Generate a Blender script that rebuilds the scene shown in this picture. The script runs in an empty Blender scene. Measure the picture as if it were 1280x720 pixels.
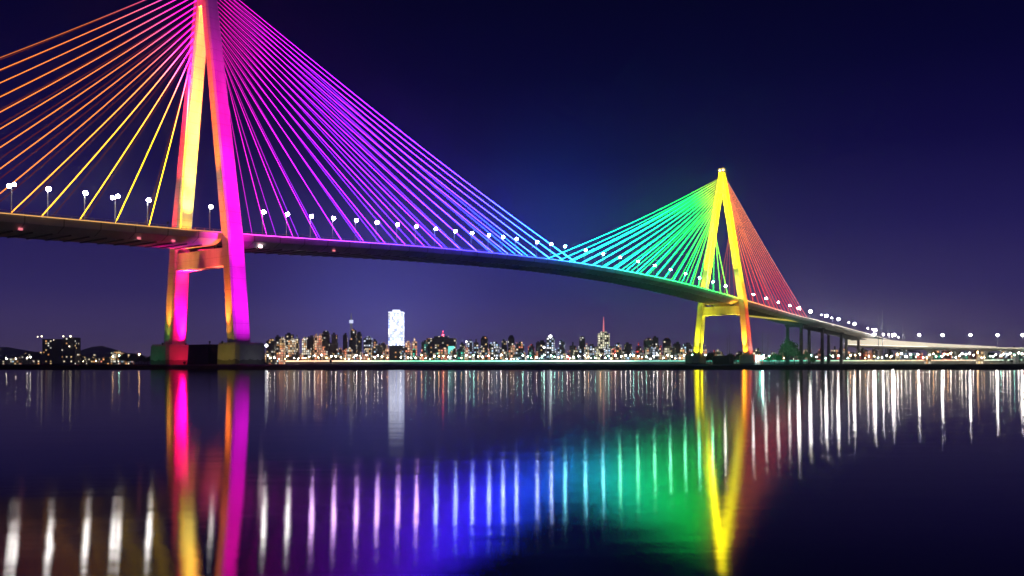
import bpy, bmesh, math, random
from mathutils import Vector, Matrix
random.seed(7)
R = math.radians
HAZE = .0001
S = bpy.context.scene
C = S.collection

# ------------------------------------------------------------------ camera numbers
F, HZ, HC, D1 = 1100.0, 457.0, 1.3, 366.0      # focal length and horizon in 1280-wide pixels, eye height, metres to near pylon
def wx(px, Y): return (px - 640.0) / F * Y
def wz(py, Y): return HC + (HZ - py) / F * Y
P1 = Vector((-383 / F * D1, D1, 0))
DV = Vector((927 / F * D1, 1.07 * D1, 0)); SPAN = DV.length; DV.normalize()
TV = Vector((DV.y, -DV.x, 0))
ROT = math.atan2(TV.y, TV.x)
P2 = P1 + DV * SPAN

# ------------------------------------------------------------------ node helpers
def newmat(name):
    m = bpy.data.materials.new(name); m.use_nodes = True
    nt = m.node_tree; nt.nodes.clear()
    out = nt.nodes.new('ShaderNodeOutputMaterial')
    return m, nt, out
def nd(nt, typ, **kw):
    n = nt.nodes.new(typ)
    for k, v in kw.items(): setattr(n, k, v)
    return n
def lk(nt, a, b): nt.links.new(a, b)
def math_n(nt, op, a, b=None, c=None):
    n = nd(nt, 'ShaderNodeMath', operation=op)
    for i, v in enumerate((a, b, c)):
        if v is None: continue
        if isinstance(v, (int, float)): n.inputs[i].default_value = v
        else: lk(nt, v, n.inputs[i])
    return n.outputs[0]
def srgb(r, g, b):
    f = lambda c: (c / 255 / 12.92) if c <= 10 else ((c / 255 + .055) / 1.055) ** 2.4
    return (f(r), f(g), f(b))

def surf_mat(name, col, rough=.7, var=.25, scale=.4, bump=.15, metal=0.0, streak=False):
    m, nt, out = newmat(name)
    p = nd(nt, 'ShaderNodeBsdfPrincipled'); lk(nt, p.outputs[0], out.inputs[0])
    tc = nd(nt, 'ShaderNodeTexCoord'); mp = nd(nt, 'ShaderNodeMapping')
    lk(nt, tc.outputs['Object'], mp.inputs[0])
    if streak: mp.inputs['Scale'].default_value = (1, 1, .12)
    n = nd(nt, 'ShaderNodeTexNoise'); n.inputs['Scale'].default_value = scale; n.inputs['Detail'].default_value = 6
    lk(nt, mp.outputs[0], n.inputs['Vector'])
    r = nd(nt, 'ShaderNodeValToRGB'); lk(nt, n.outputs[0], r.inputs[0])
    r.color_ramp.elements[0].position = .3; r.color_ramp.elements[1].position = .7
    r.color_ramp.elements[0].color = tuple(c * (1 - var) for c in col) + (1,)
    r.color_ramp.elements[1].color = tuple(min(1, c * (1 + var)) for c in col) + (1,)
    lk(nt, r.outputs[0], p.inputs['Base Color'])
    p.inputs['Roughness'].default_value = rough; p.inputs['Metallic'].default_value = metal
    if bump:
        n2 = nd(nt, 'ShaderNodeTexNoise'); n2.inputs['Scale'].default_value = scale * 6; n2.inputs['Detail'].default_value = 4
        lk(nt, tc.outputs['Object'], n2.inputs['Vector'])
        b = nd(nt, 'ShaderNodeBump'); b.inputs['Strength'].default_value = bump
        lk(nt, n2.outputs[0], b.inputs['Height']); lk(nt, b.outputs[0], p.inputs['Normal'])
    return m
def emit_mat(name, col, strength, base=.3):
    m, nt, out = newmat(name)
    p = nd(nt, 'ShaderNodeBsdfPrincipled'); lk(nt, p.outputs[0], out.inputs[0])
    p.inputs['Base Color'].default_value = (base, base, base, 1)
    p.inputs['Emission Color'].default_value = (*col, 1); p.inputs['Emission Strength'].default_value = strength
    return m
def glow_line_mat(name, strength):
    """Emissive lines, colour stored on the mesh; on the cables it paints floodlight."""
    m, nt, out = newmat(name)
    e = nd(nt, 'ShaderNodeEmission'); a = nd(nt, 'ShaderNodeAttribute', attribute_name='glow_rgb')
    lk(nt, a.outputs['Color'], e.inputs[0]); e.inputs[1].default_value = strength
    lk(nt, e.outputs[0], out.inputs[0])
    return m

def concrete_mat(name, col):
    """cast concrete in lifts: faint joint every 4.5 m, streaks"""
    m = surf_mat(name, col, .75, .13, .35, .1, streak=True)
    nt = m.node_tree; p = [n for n in nt.nodes if n.type == 'BSDF_PRINCIPLED'][0]
    ramp = [n for n in nt.nodes if n.type == 'VALTORGB'][0]
    tc = [n for n in nt.nodes if n.type == 'TEX_COORD'][0]
    sp = nd(nt, 'ShaderNodeSeparateXYZ'); lk(nt, tc.outputs['Object'], sp.inputs[0])
    fr = math_n(nt, 'FRACT', math_n(nt, 'DIVIDE', sp.outputs[2], 4.5))
    j = math_n(nt, 'LESS_THAN', fr, .05)
    mx = nd(nt, 'ShaderNodeMix', data_type='RGBA'); lk(nt, math_n(nt, 'MULTIPLY', j, .35), mx.inputs[0])
    lk(nt, ramp.outputs[0], mx.inputs[6]); mx.inputs[7].default_value = (.12, .12, .12, 1)
    lk(nt, mx.outputs[2], p.inputs['Base Color'])
    return m

def city_mat(name, wall, frac, cols, strength, cw=3.4, ch=3.3, fill=.62):
    """a facade: grid of windows, some of them lit"""
    m, nt, out = newmat(name)
    p = nd(nt, 'ShaderNodeBsdfPrincipled'); lk(nt, p.outputs[0], out.inputs[0])
    p.inputs['Roughness'].default_value = .6
    tc = nd(nt, 'ShaderNodeTexCoord'); sp = nd(nt, 'ShaderNodeSeparateXYZ'); lk(nt, tc.outputs['Object'], sp.inputs[0])
    oi = nd(nt, 'ShaderNodeObjectInfo')
    u = math_n(nt, 'DIVIDE', math_n(nt, 'ADD', sp.outputs[0], sp.outputs[1]), cw)
    v = math_n(nt, 'DIVIDE', sp.outputs[2], ch)
    cu = math_n(nt, 'FLOOR', u); cv = math_n(nt, 'FLOOR', v)
    cb = nd(nt, 'ShaderNodeCombineXYZ'); lk(nt, cu, cb.inputs[0]); lk(nt, cv, cb.inputs[1])
    lk(nt, math_n(nt, 'MULTIPLY', oi.outputs['Random'], 97.3), cb.inputs[2])
    wn = nd(nt, 'ShaderNodeTexWhiteNoise', noise_dimensions='3D'); lk(nt, cb.outputs[0], wn.inputs[0])
    lit = math_n(nt, 'LESS_THAN', wn.outputs[0], frac)
    mu = math_n(nt, 'LESS_THAN', math_n(nt, 'FRACT', u), fill); mv = math_n(nt, 'LESS_THAN', math_n(nt, 'FRACT', v), fill)
    ge = nd(nt, 'ShaderNodeNewGeometry'); sn = nd(nt, 'ShaderNodeSeparateXYZ'); lk(nt, ge.outputs['Normal'], sn.inputs[0])
    side = math_n(nt, 'LESS_THAN', math_n(nt, 'ABSOLUTE', sn.outputs[2]), .5)
    win = math_n(nt, 'MULTIPLY', math_n(nt, 'MULTIPLY', mu, mv), side)
    on = math_n(nt, 'MULTIPLY', win, lit)
    rp = nd(nt, 'ShaderNodeValToRGB'); rp.color_ramp.interpolation = 'CONSTANT'
    sc = nd(nt, 'ShaderNodeSeparateColor'); lk(nt, wn.outputs[1], sc.inputs[0]); lk(nt, sc.outputs[1], rp.inputs[0])
    els = rp.color_ramp.elements
    els[0].color = (*cols[0], 1); els[1].position = 1 / len(cols); els[1].color = (*cols[1 % len(cols)], 1)
    for i in range(2, len(cols)):
        e = els.new(i / len(cols)); e.color = (*cols[i], 1)
    lk(nt, rp.outputs[0], p.inputs['Emission Color'])
    br = math_n(nt, 'ADD', .35, math_n(nt, 'MULTIPLY', sc.outputs[2], 1.0))
    lk(nt, math_n(nt, 'MULTIPLY', math_n(nt, 'MULTIPLY', on, br), strength), p.inputs['Emission Strength'])
    mx = nd(nt, 'ShaderNodeMix', data_type='RGBA'); lk(nt, win, mx.inputs[0])
    mx.inputs[6].default_value = (*wall, 1); mx.inputs[7].default_value = (.03, .035, .045, 1)
    lk(nt, mx.outputs[2], p.inputs['Base Color'])
    return m

# ------------------------------------------------------------------ mesh helpers
def add_box(bm, c, s, top=None, rz=0, off=(0, 0)):
    """box by centre of its BOTTOM face; top = size of top face, off = shift of top"""
    sx, sy, sz = s; tx, ty = top or (sx, sy)
    vs = []
    for z, ax, ay, ox, oy in ((0, sx, sy, 0, 0), (sz, tx, ty, off[0], off[1])):
        for ux, uy in ((-1, -1), (1, -1), (1, 1), (-1, 1)):
            x, y = ux * ax / 2 + ox, uy * ay / 2 + oy
            vs.append(bm.verts.new((c[0] + x * math.cos(rz) - y * math.sin(rz), c[1] + x * math.sin(rz) + y * math.cos(rz), c[2] + z)))
    for q in ((3, 2, 1, 0), (4, 5, 6, 7), (0, 1, 5, 4), (1, 2, 6, 5), (2, 3, 7, 6), (3, 0, 4, 7)):
        bm.faces.new([vs[i] for i in q])
    return vs
def add_tube(bm, pts, rads, n=6, cap=True):
    rings = []
    for i, p in enumerate(pts):
        p = Vector(p); a = Vector(pts[max(i - 1, 0)]); b = Vector(pts[min(i + 1, len(pts) - 1)])
        d = (b - a).normalized()
        ref = Vector((0, 0, 1)) if abs(d.z) < .9 else Vector((1, 0, 0))
        u = d.cross(ref).normalized(); v = d.cross(u)
        r = rads[i] if isinstance(rads, (list, tuple)) else rads
        rings.append([bm.verts.new(p + (u * math.cos(2 * math.pi * k / n) + v * math.sin(2 * math.pi * k / n)) * r) for k in range(n)])
    for i in range(len(rings) - 1):
        for k in range(n):
            bm.faces.new((rings[i][k], rings[i][(k + 1) % n], rings[i + 1][(k + 1) % n], rings[i + 1][k]))
    if cap:
        bm.faces.new(rings[0][::-1]); bm.faces.new(rings[-1])
    return rings
def add_loft(bm, sections):
    rings = [[bm.verts.new(p) for p in sec] for sec in sections]
    n = len(rings[0])
    for i in range(len(rings) - 1):
        for k in range(n):
            bm.faces.new((rings[i][k], rings[i][(k + 1) % n], rings[i + 1][(k + 1) % n], rings[i + 1][k]))
    bm.faces.new(rings[0][::-1]); bm.faces.new(rings[-1])
def add_ball(bm, c, r, seg=8, rings=5, sq=(1, 1, 1)):
    ret = bmesh.ops.create_uvsphere(bm, u_segments=seg, v_segments=rings, radius=r)
    for v in ret['verts']:
        v.co = Vector((v.co.x * sq[0], v.co.y * sq[1], v.co.z * sq[2])) + Vector(c)
def link(name, bm, mat, parent=None, loc=None, smooth=False):
    bmesh.ops.recalc_face_normals(bm, faces=bm.faces)
    me = bpy.data.meshes.new(name); bm.to_mesh(me); bm.free()
    me.materials.append(mat)
    if smooth:
        for p in me.polygons: p.use_smooth = True
    o = bpy.data.objects.new(name, me); C.objects.link(o)
    if parent: o.parent = parent
    if loc is not None: o.location = loc
    return o
def empty(name, loc, rz=0, parent=None):
    o = bpy.data.objects.new(name, None); C.objects.link(o); o.location = loc; o.rotation_euler = (0, 0, rz)
    if parent: o.parent = parent
    return o
def tag(o, label=None, cat=None, group=None, kind=None):
    if label: o['label'] = label
    if cat: o['category'] = cat
    if group: o['group'] = group
    if kind: o['kind'] = kind
    return o
def copy_tree(o, loc=None, rz=None, parent=None):
    kids = [k for k in bpy.data.objects if k.parent == o]
    c = o.copy(); C.objects.link(c)
    if parent: c.parent = parent
    if loc is not None: c.location = loc
    if rz is not None: c.rotation_euler = (0, 0, rz)
    for k in kids: copy_tree(k, parent=c)
    return c
def lerp_tab(tab, x):
    if x <= tab[0][0]: return tab[0][1]
    for (a, va), (b, vb) in zip(tab, tab[1:]):
        if x <= b:
            f = (x - a) / (b - a)
            if isinstance(va, tuple): return tuple(p + (q - p) * f for p, q in zip(va, vb))
            return va + (vb - va) * f
    return tab[-1][1]
def smooth_tab(tab, x):
    """Catmull-Rom through the table"""
    xs = [t[0] for t in tab]
    if x <= xs[0]: return tab[0][1]
    if x >= xs[-1]: return tab[-1][1]
    i = max(k for k in range(len(xs)) if xs[k] <= x); i = min(i, len(xs) - 2)
    x0, x1 = xs[i], xs[i + 1]; y0, y1 = tab[i][1], tab[i + 1][1]
    m = lambda k: 0 if False else ((tab[min(k + 1, len(tab) - 1)][1] - tab[max(k - 1, 0)][1]) / (xs[min(k + 1, len(tab) - 1)] - xs[max(k - 1, 0)]))
    h = x1 - x0; t = (x - x0) / h
    return (2*t**3 - 3*t**2 + 1) * y0 + (t**3 - 2*t**2 + t) * h * m(i) + (-2*t**3 + 3*t**2) * y1 + (t**3 - t**2) * h * m(i + 1)

# ------------------------------------------------------------------ materials
M_conc = concrete_mat('pale_concrete', (.5, .5, .49))
M_cap = surf_mat('pedestal_concrete', (.4, .4, .38), .8, .2, .15, .2)
M_deck = surf_mat('girder_paint', (.34, .33, .32), .55, .2, .12, .08)
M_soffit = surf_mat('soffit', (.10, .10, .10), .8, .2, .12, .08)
def add_band(m, axis, period, width, f, z_below=None):
    nt = m.node_tree; p = [n for n in nt.nodes if n.type == 'BSDF_PRINCIPLED'][0]
    src = p.inputs['Base Color'].links[0].from_socket
    tc = [n for n in nt.nodes if n.type == 'TEX_COORD'][0]
    sp = nd(nt, 'ShaderNodeSeparateXYZ'); lk(nt, tc.outputs['Object'], sp.inputs[0])
    if z_below is None:
        j = math_n(nt, 'LESS_THAN', math_n(nt, 'FRACT', math_n(nt, 'DIVIDE', sp.outputs[axis], period)), width / period)
    else:
        nz = nd(nt, 'ShaderNodeTexNoise'); nz.inputs['Scale'].default_value = .5; lk(nt, tc.outputs['Object'], nz.inputs['Vector'])
        j = math_n(nt, 'LESS_THAN', sp.outputs[2], math_n(nt, 'ADD', z_below - 1, math_n(nt, 'MULTIPLY', nz.outputs[0], 2)))
    mx = nd(nt, 'ShaderNodeMix', data_type='RGBA'); lk(nt, math_n(nt, 'MULTIPLY', j, f), mx.inputs[0])
    lk(nt, src, mx.inputs[6]); mx.inputs[7].default_value = (.03, .03, .025, 1); lk(nt, mx.outputs[2], p.inputs['Base Color'])
add_band(M_deck, 1, 13, .5, .6)
add_band(M_cap, 2, 1, 1, .7, 3.6)
M_asph = surf_mat('asphalt', (.05, .05, .05), .9, .2, .8, .2)
M_metal = surf_mat('galvanised_steel', (.35, .36, .37), .45, .1, 2, 0, .6)
M_pier = surf_mat('dark_pier_concrete', (.07, .07, .07), .85, .25, .3, .1)  # evenly dark concrete for the approach piers
M_dark = surf_mat('dark_fender', (.02, .02, .022), .8, .3, .5, .2)
M_land = surf_mat('dark_soil', (.03, .032, .028), .95, .4, .03, .3)
M_rock = surf_mat('breakwater_rock', (.022, .022, .022), .95, .4, .5, .6)
M_hill = surf_mat('wooded_hill', (.02, .028, .018), .95, .4, .01, .4)
M_bark = surf_mat('bark', (.06, .045, .03), .95, .3, 2, .3)
M_leaf = surf_mat('leaf', (.05, .085, .03), .8, .4, .8, 0)
M_cable = glow_line_mat('painted_light_cable', 1.0)  # cable glow is painted emission, standing in for coloured floodlights
M_strip = glow_line_mat('led_strip', 1.0)
M_lens = emit_mat('lamp_lens', (1, .97, .93), 105)
M_lensW = emit_mat('soft_lamp_lens', (1, .95, .9), 30)
M_lensA = emit_mat('tall_lamp_lens', (1, .96, .92), 180)
M_lensr = emit_mat('ramp_lamp_lens', (1, .93, .85), 180)
M_lensq = emit_mat('quay_lamp_lens', (1, .90, .74), 90)
M_lensg = emit_mat('quay_lamp_green', (.40, 1, .76), 80)
M_lenso = emit_mat('quay_lamp_amber', (1, .55, .24), 70)
M_teal = emit_mat('teal_floodlight', (.55, 1, .9), 300)

# ------------------------------------------------------------------ stay cables: coloured floodlight painted as emission
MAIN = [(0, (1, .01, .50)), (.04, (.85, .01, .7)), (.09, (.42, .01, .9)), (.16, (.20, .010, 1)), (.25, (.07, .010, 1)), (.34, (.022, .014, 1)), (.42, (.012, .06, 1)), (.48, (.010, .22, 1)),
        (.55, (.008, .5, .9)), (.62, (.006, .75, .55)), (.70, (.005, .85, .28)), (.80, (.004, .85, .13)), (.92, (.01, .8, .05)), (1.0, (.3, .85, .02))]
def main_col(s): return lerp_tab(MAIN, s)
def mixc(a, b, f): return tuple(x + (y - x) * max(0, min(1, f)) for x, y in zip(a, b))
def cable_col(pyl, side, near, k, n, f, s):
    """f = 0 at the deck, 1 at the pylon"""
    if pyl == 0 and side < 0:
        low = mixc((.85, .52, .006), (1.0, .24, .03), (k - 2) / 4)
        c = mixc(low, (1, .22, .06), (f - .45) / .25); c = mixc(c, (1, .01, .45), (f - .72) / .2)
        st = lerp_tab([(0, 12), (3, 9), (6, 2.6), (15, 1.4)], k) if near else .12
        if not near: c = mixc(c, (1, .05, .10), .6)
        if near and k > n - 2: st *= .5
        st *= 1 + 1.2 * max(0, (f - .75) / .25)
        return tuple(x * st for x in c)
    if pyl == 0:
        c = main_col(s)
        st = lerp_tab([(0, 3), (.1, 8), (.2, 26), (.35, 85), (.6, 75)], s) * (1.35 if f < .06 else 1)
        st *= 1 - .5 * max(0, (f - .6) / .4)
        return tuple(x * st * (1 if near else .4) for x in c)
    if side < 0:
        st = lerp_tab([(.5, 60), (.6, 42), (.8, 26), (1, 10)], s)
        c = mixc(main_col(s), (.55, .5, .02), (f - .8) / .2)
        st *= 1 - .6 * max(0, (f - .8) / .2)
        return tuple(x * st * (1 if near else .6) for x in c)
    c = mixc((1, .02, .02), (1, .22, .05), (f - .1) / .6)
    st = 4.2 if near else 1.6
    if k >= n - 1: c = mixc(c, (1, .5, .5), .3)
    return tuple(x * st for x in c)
def glow_line_attr(o, fn):
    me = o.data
    a = me.attributes.new('glow_rgb', 'FLOAT_COLOR', 'POINT')
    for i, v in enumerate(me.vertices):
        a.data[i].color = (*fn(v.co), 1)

# ------------------------------------------------------------------ the bridge
ZT = [(-400, 38), (-250, 45), (-170, 48.2), (-80, 51.6), (0, 55), (125, 62.0), (SPAN * .5, 66), (SPAN * .75, 64.5), (SPAN, 58.2), (SPAN * 1.3, 49), (SPAN * 1.6, 41.5),
      (SPAN * 2, 30.5), (SPAN * 2.3, 24.5)]
def zdeck(s): return smooth_tab(ZT, s)
S0, S1 = -260, SPAN * 2.25
bridge = empty('cable_stayed_bridge', P1, ROT)
tag(bridge, 'long cable-stayed bridge with two A-shaped pylons and rainbow lit stay cables over the dark water', 'bridge')
stations = [S0 + (S1 - S0) * i / 110 for i in range(111)]
HWD = 15.0
prof = [(-HWD, 0), (HWD, 0), (HWD + .3, -.3), (HWD, -2.6), (10.5, -4.6), (-10.5, -4.6), (-HWD, -2.6), (-HWD - .3, -.3)]
bm = bmesh.new(); add_loft(bm, [[(x, s, zdeck(s) + z * lerp_tab([(SPAN * 1.3, 1), (SPAN * 1.45, .6)], s)) for x, z in prof] for s in stations])
deck = link('deck', bm, M_deck, bridge)
bm = bmesh.new()
rows = [[bm.verts.new((x, s, zdeck(s) + .06)) for x in (-HWD + .8, HWD - .8)] for s in stations]
for a, b in zip(rows, rows[1:]): bm.faces.new((a[0], a[1], b[1], b[0]))
link('road_surface', bm, M_asph, deck)
# railings, soffit ribs, LED strips
for sg in (-1, 1):
    bm = bmesh.new()
    for h in (.6, 1.25):
        add_tube(bm, [(sg * (HWD - .15), s, zdeck(s) + h) for s in stations], .09, 4)
    s = S0 + 2
    while s < SPAN * 1.5:
        add_box(bm, (sg * (HWD - .15), s, zdeck(s) - .05), (.16, .16, 1.3)); s += 4
    link('railing', bm, M_metal, bridge)
    bm = bmesh.new(); add_tube(bm, [(sg * (HWD + 1.45), s, zdeck(s) + lerp_tab([(SPAN * 1.3, -.02), (SPAN * 1.35, .5)], s)) for s in stations], .13, 4)
    st = link('light_strip', bm, M_strip, bridge)
    def stripcol(co):
        s = co.y / SPAN
        if s < 0: c = mixc((1, .20, .12), (1, .50, .14), -s / .05); k = .8
        elif s <= 1: c = mixc(main_col(s), (1, 1, 1), .03); k = 1.5 * lerp_tab([(0, 2.4), (.15, 3.2), (.3, 3.8), (1, 5.0)], s)
        else: c = mixc((1, .6, .05), (1, .25, .15), (s - 1) / .1); c = mixc(c, (1, .85, .7), (s - 1.12) / .2); k = lerp_tab([(1, 4.5), (1.3, 2.2), (1.5, 2.2), (2, 1.8)], s)
        return tuple(x * k * 1.6 for x in c)
    glow_line_attr(st, stripcol)
    bm = bmesh.new()
    add_loft(bm, [[(sg * x, s, zdeck(s) + z) for x, z in ((HWD + .2, .02), (HWD + 1.5, .1), (HWD + 1.5, .2), (HWD + .2, .2))] for s in stations])
    link('edge_shelf', bm, M_metal, bridge)
# cross ribs under the deck
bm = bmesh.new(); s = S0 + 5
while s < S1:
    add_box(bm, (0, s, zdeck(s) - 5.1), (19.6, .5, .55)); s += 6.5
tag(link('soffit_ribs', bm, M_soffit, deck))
# barrier in the median
bm = bmesh.new()
add_loft(bm, [[(x, s, zdeck(s) + .07 + z) for x, z in ((-.35, 0), (.35, 0), (.12, .85), (-.12, .85))] for s in stations])
link('median_barrier', bm, M_conc, bridge)

def hw(z): return lerp_tab([(0, 24.5), (55, 18.8), (163, .9), (175, .9)], z)
def la(z): return lerp_tab([(0, 6.2), (55, 5.6), (163, 4.0)], z)
def lb(z): return lerp_tab([(0, 7.6), (55, 7.1), (163, 5.6)], z)
M_fix = surf_mat('black_fixture', (.03, .03, .03), .5, .1, 2, 0)
SPOTS = []
def flood(pyl, pos, tgt, nrm, L, col, cone, blend=1.0):
    """a real spot lamp whose power gives radiance L on concrete at the target"""
    pos, tgt, nrm = Vector(pos), Vector(tgt), Vector(nrm).normalized()
    v = pos - tgt; r = v.length; cs = max(.06, nrm.dot(v / r))
    L = L * (.95 if pyl.name == 'pylon' else 1.3)
    P = L * 4 * math.pi ** 2 * r * r / (.5 * cs)
    ld = bpy.data.lights.new('floodlight_beam', 'SPOT'); ld.energy = P; ld.color = col
    ld.spot_size = R(cone); ld.spot_blend = blend; ld.shadow_soft_size = .25
    o = bpy.data.objects.new('floodlight_beam', ld); C.objects.link(o); o.parent = pyl
    o.location = pos; o.rotation_euler = (tgt - pos).to_track_quat('-Z', 'Y').to_euler()
    q = (pyl.name, tuple(round(c, 1) for c in pos))
    if q not in SPOTS:
        SPOTS.append(q)
        bm = bmesh.new(); d = (tgt - pos).normalized(); b = pos - d * .9
        add_tube(bm, [b - d * .35, b + d * .3, b + d * .35], [.28, .42, .44], 8)
        add_box(bm, (b.x, b.y, b.z - .7), (.3, .3, .4))
        link('floodlight', bm, M_fix, pyl)

def make_pylon(s_at, idx):
    zd = zdeck(s_at)
    bm = bmesh.new()   # head block where the legs join
    secs = []
    for z, ex in ((150, .3), (163, .25), (167, .1)):
        w = hw(z) + la(z) / 2 - .25 if z < 166 else 2.2; b = lb(z) / 2 - .3
        secs.append([(-w, -b, z), (w, -b, z), (w, b, z), (-w, b, z)])
    add_loft(bm, secs)
    pyl = link('pylon', bm, M_conc, bridge, (0, s_at, 0))
    for sg in (-1, 1):
        bm = bmesh.new(); secs = []
        for z in (10, 20, 35, 55, 80, 105, 130, 150, 164):
            cx = sg * hw(z); a = la(z) / 2; b = lb(z) / 2; ch = .7
            secs.append([(cx + x, y, z) for x, y in ((-a + ch, -b), (a - ch, -b), (a, -b + ch), (a, b - ch), (a - ch, b), (-a + ch, b), (-a, b - ch), (-a, -b + ch))])
        add_loft(bm, secs); link('leg', bm, M_conc, pyl)
        # pedestal: chamfered block on a wider dark pile cap
        bm = bmesh.new()
        cx = sg * 25
        w, l, c = (7.2, 7.0, 1.2)
        oct_ = lambda k, z: [(cx + x * k, y * k, z) for x, y in ((-w + c, -l), (w - c, -l), (w, -l + c), (w, l - c), (w - c, l), (-w + c, l), (-w, l - c), (-w, -l + c))]
        add_loft(bm, [oct_(1.0, 1.6), oct_(.97, 9.4), oct_(.9, 10.4)])
        link('pedestal', bm, M_cap, pyl)
        bm = bmesh.new()
        add_loft(bm, [oct_(1.1, -2), oct_(1.1, 1.6)]); link('pile_cap', bm, M_dark, pyl)
    bm = bmesh.new(); add_box(bm, (1, 0, -2), (16, 9, 12), (14, 8)); link('tie_block', bm, M_dark, pyl)
    bm = bmesh.new(); za, zb = zd - 14.0, zd - 6.2
    wa, wb = hw(za) - la(za) / 2 + .2, hw(zb) - la(zb) / 2 + .2
    add_loft(bm, [[(-wa, -2.6, za + .6), (wa, -2.6, za + .6), (wa, 2.6, za + .6), (-wa, 2.6, za + .6)], [(-wb, -2.6, zb), (wb, -2.6, zb), (wb, 2.6, zb), (-wb, 2.6, zb)]])
    link('crossbeam', bm, M_conc, pyl)
    for x in (-9, 9):
        bm = bmesh.new(); add_box(bm, (x, 0, zb + .01), (2.4, 2.4, 1.5)); link('bearing', bm, M_dark, pyl)
    # head platform with violet lamps
    bm = bmesh.new(); add_box(bm, (0, 0, 167.01), (5.2, 5.2, .4))
    for x in (-2.3, 2.3):
        for y in (-2.3, 2.3): add_box(bm, (x, y, 167.4), (.25, .25, 3.2))
    for h in (169, 170.6):
        for y in (-2.3, 2.3): add_box(bm, (0, y, h), (4.7, .2, .2))
        for x in (-2.3, 2.3): add_box(bm, (x, 0, h), (.2, 4.2, .2))
    link('head_platform', bm, M_metal, pyl)
    for x in (-1.6, 1.6):
        bm = bmesh.new(); add_ball(bm, (x, -1.6, 169.2), 1.1, 8, 6); link('beacon', bm, M_violet, pyl, smooth=True)
    # stay cables
    main = [20 + 13.75 * k for k in range(18)]
    side = [20, 33, 46, 59, 72] + [82 + 9.5 * k for k in range(10)]
    for sd, dist in ((-1, side if idx == 0 else main), (1, main if idx == 0 else side)):
        n = len(dist)
        for near in (True, False):
            tg = 1 if near else -1
            for k, dd in enumerate(dist):
                za = 123 + (162 - 123) * (k / (n - 1)) ** .8
                top = Vector((sd * (hw(za) + la(za) * .1) + tg * la(za) * .22, sd * (lb(za) / 2 - .1), za))
                sdk = s_at + sd * dd
                bot = Vector((tg * 14.2, sd * dd, zdeck(sdk) + .3))
                N = 14
                pts = [bot.lerp(top, i / N) - Vector((0, 0, dd * .012 * math.sin(math.pi * i / N))) for i in range(N + 1)]
                rad = .085 if idx == 0 else (.10 if sd < 0 else .09)
                if idx == 0 and sd < 0: rad = .11 if k < 4 else .14
                if idx == 0 and sd < 0 and not near: rad = .16
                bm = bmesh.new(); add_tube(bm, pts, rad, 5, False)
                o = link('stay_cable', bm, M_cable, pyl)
                glow_line_attr(o, lambda co: cable_col(idx, sd, near, k, n, (co.z - bot.z) / (top.z - bot.z), (s_at + co.y) / SPAN))
    return pyl, zd
M_violet = emit_mat('violet_beacon', (.5, .10, 1), 1.6)
pyl1, zd1 = make_pylon(0, 0)
pyl2, zd2 = make_pylon(SPAN, 1)

# --- floodlighting of the pylons (local frame of a pylon: x across the bridge, near side positive; y along it)
X_, Y_ = (1, 0, 0), (0, -1, 0)
def flood_set(p, tg, face, spec, zbase, off, pos_x=None, sidey=0):
    """spec: list of (z aimed at, L, colour, cone)"""
    for z, L, c, cone in spec:
        cx = tg * hw(z)
        if face == 'n':
            tgt = (cx + la(z) / 2, 0, z); x0 = pos_x if pos_x is not None else tg * 25 + off
            flood(p, (x0, sidey, zbase), tgt, (.986, 0, (.164 if z > 55 else .10) * tg), L, c, cone)
        else:
            tgt = (cx, -lb(z) / 2, z)
            flood(p, (tg * 22 if pos_x is None else pos_x, -off, zbase), tgt, (0, -1, 0), L, c, cone)
MAG, PINK, VIO = (1, .01, .62), (1, .005, .28), (.80, .02, 1)
# near pylon, near leg, outer face: lit by floodlights added out on the breakwater
flood_set(pyl1, 1, 'n', [(20, 1.0, (.85, .005, .9), 20), (34, 1.2, (.92, .004, .85), 28), (62, 1.6, (1, .003, .6), 24), (92, 1.5, (1, .003, .45), 18), (122, .30, (.85, .01, .6), 10), (148, .10, (.4, .03, .7), 9)], 3.2, 0, pos_x=76.5, sidey=1.5)
# near pylon, near leg, side-span face
flood_set(pyl1, 1, 's', [(16, .04, (.8, .5, .06), 110), (26, .05, (1, .32, .04), 70), (42, .3, (1, .16, .02), 34)], 11.4, 6.2)
flood_set(pyl1, 1, 's', [(60, 1.5, (1, .07, .004), 90), (92, 1.6, (1, .12, .006), 26), (122, 1.3, (1, .05, .01), 20)], zd1 + 1.5, 24, pos_x=13.5)
# near pylon, far leg, inner face
flood_set(pyl1, -1, 'n', [(16, .6, (1, .001, .20), 120), (26, .7, (1, .001, .18), 70), (40, 1.3, (1, .001, .15), 40)], 11.4, 6.2, sidey=2)
flood_set(pyl1, -1, 'n', [(60, 1.6, (1, .60, .03), 130), (78, 1.5, (1, .74, .10), 46), (100, 1.7, (1, .62, .05), 26), (125, 1.5, (1, .30, .02), 18), (150, 1.0, (1, .04, .03), 15)], zd1 + 1.6, 0, pos_x=-8.5, sidey=1.0)
# near pylon, far leg, side-span face
flood_set(pyl1, -1, 's', [(16, .025, (.2, .6, .10), 110), (26, .03, (.5, .6, .05), 70), (42, .14, (1, .30, .03), 34)], 11.4, 6.2)
flood_set(pyl1, -1, 's', [(60, 1.6, (1, 0, .03), 90), (92, 1.8, (1, 0, .03), 26), (122, 1.5, (1, .0, .08), 20)], zd1 + 1.5, 24, pos_x=-13.5)
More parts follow.
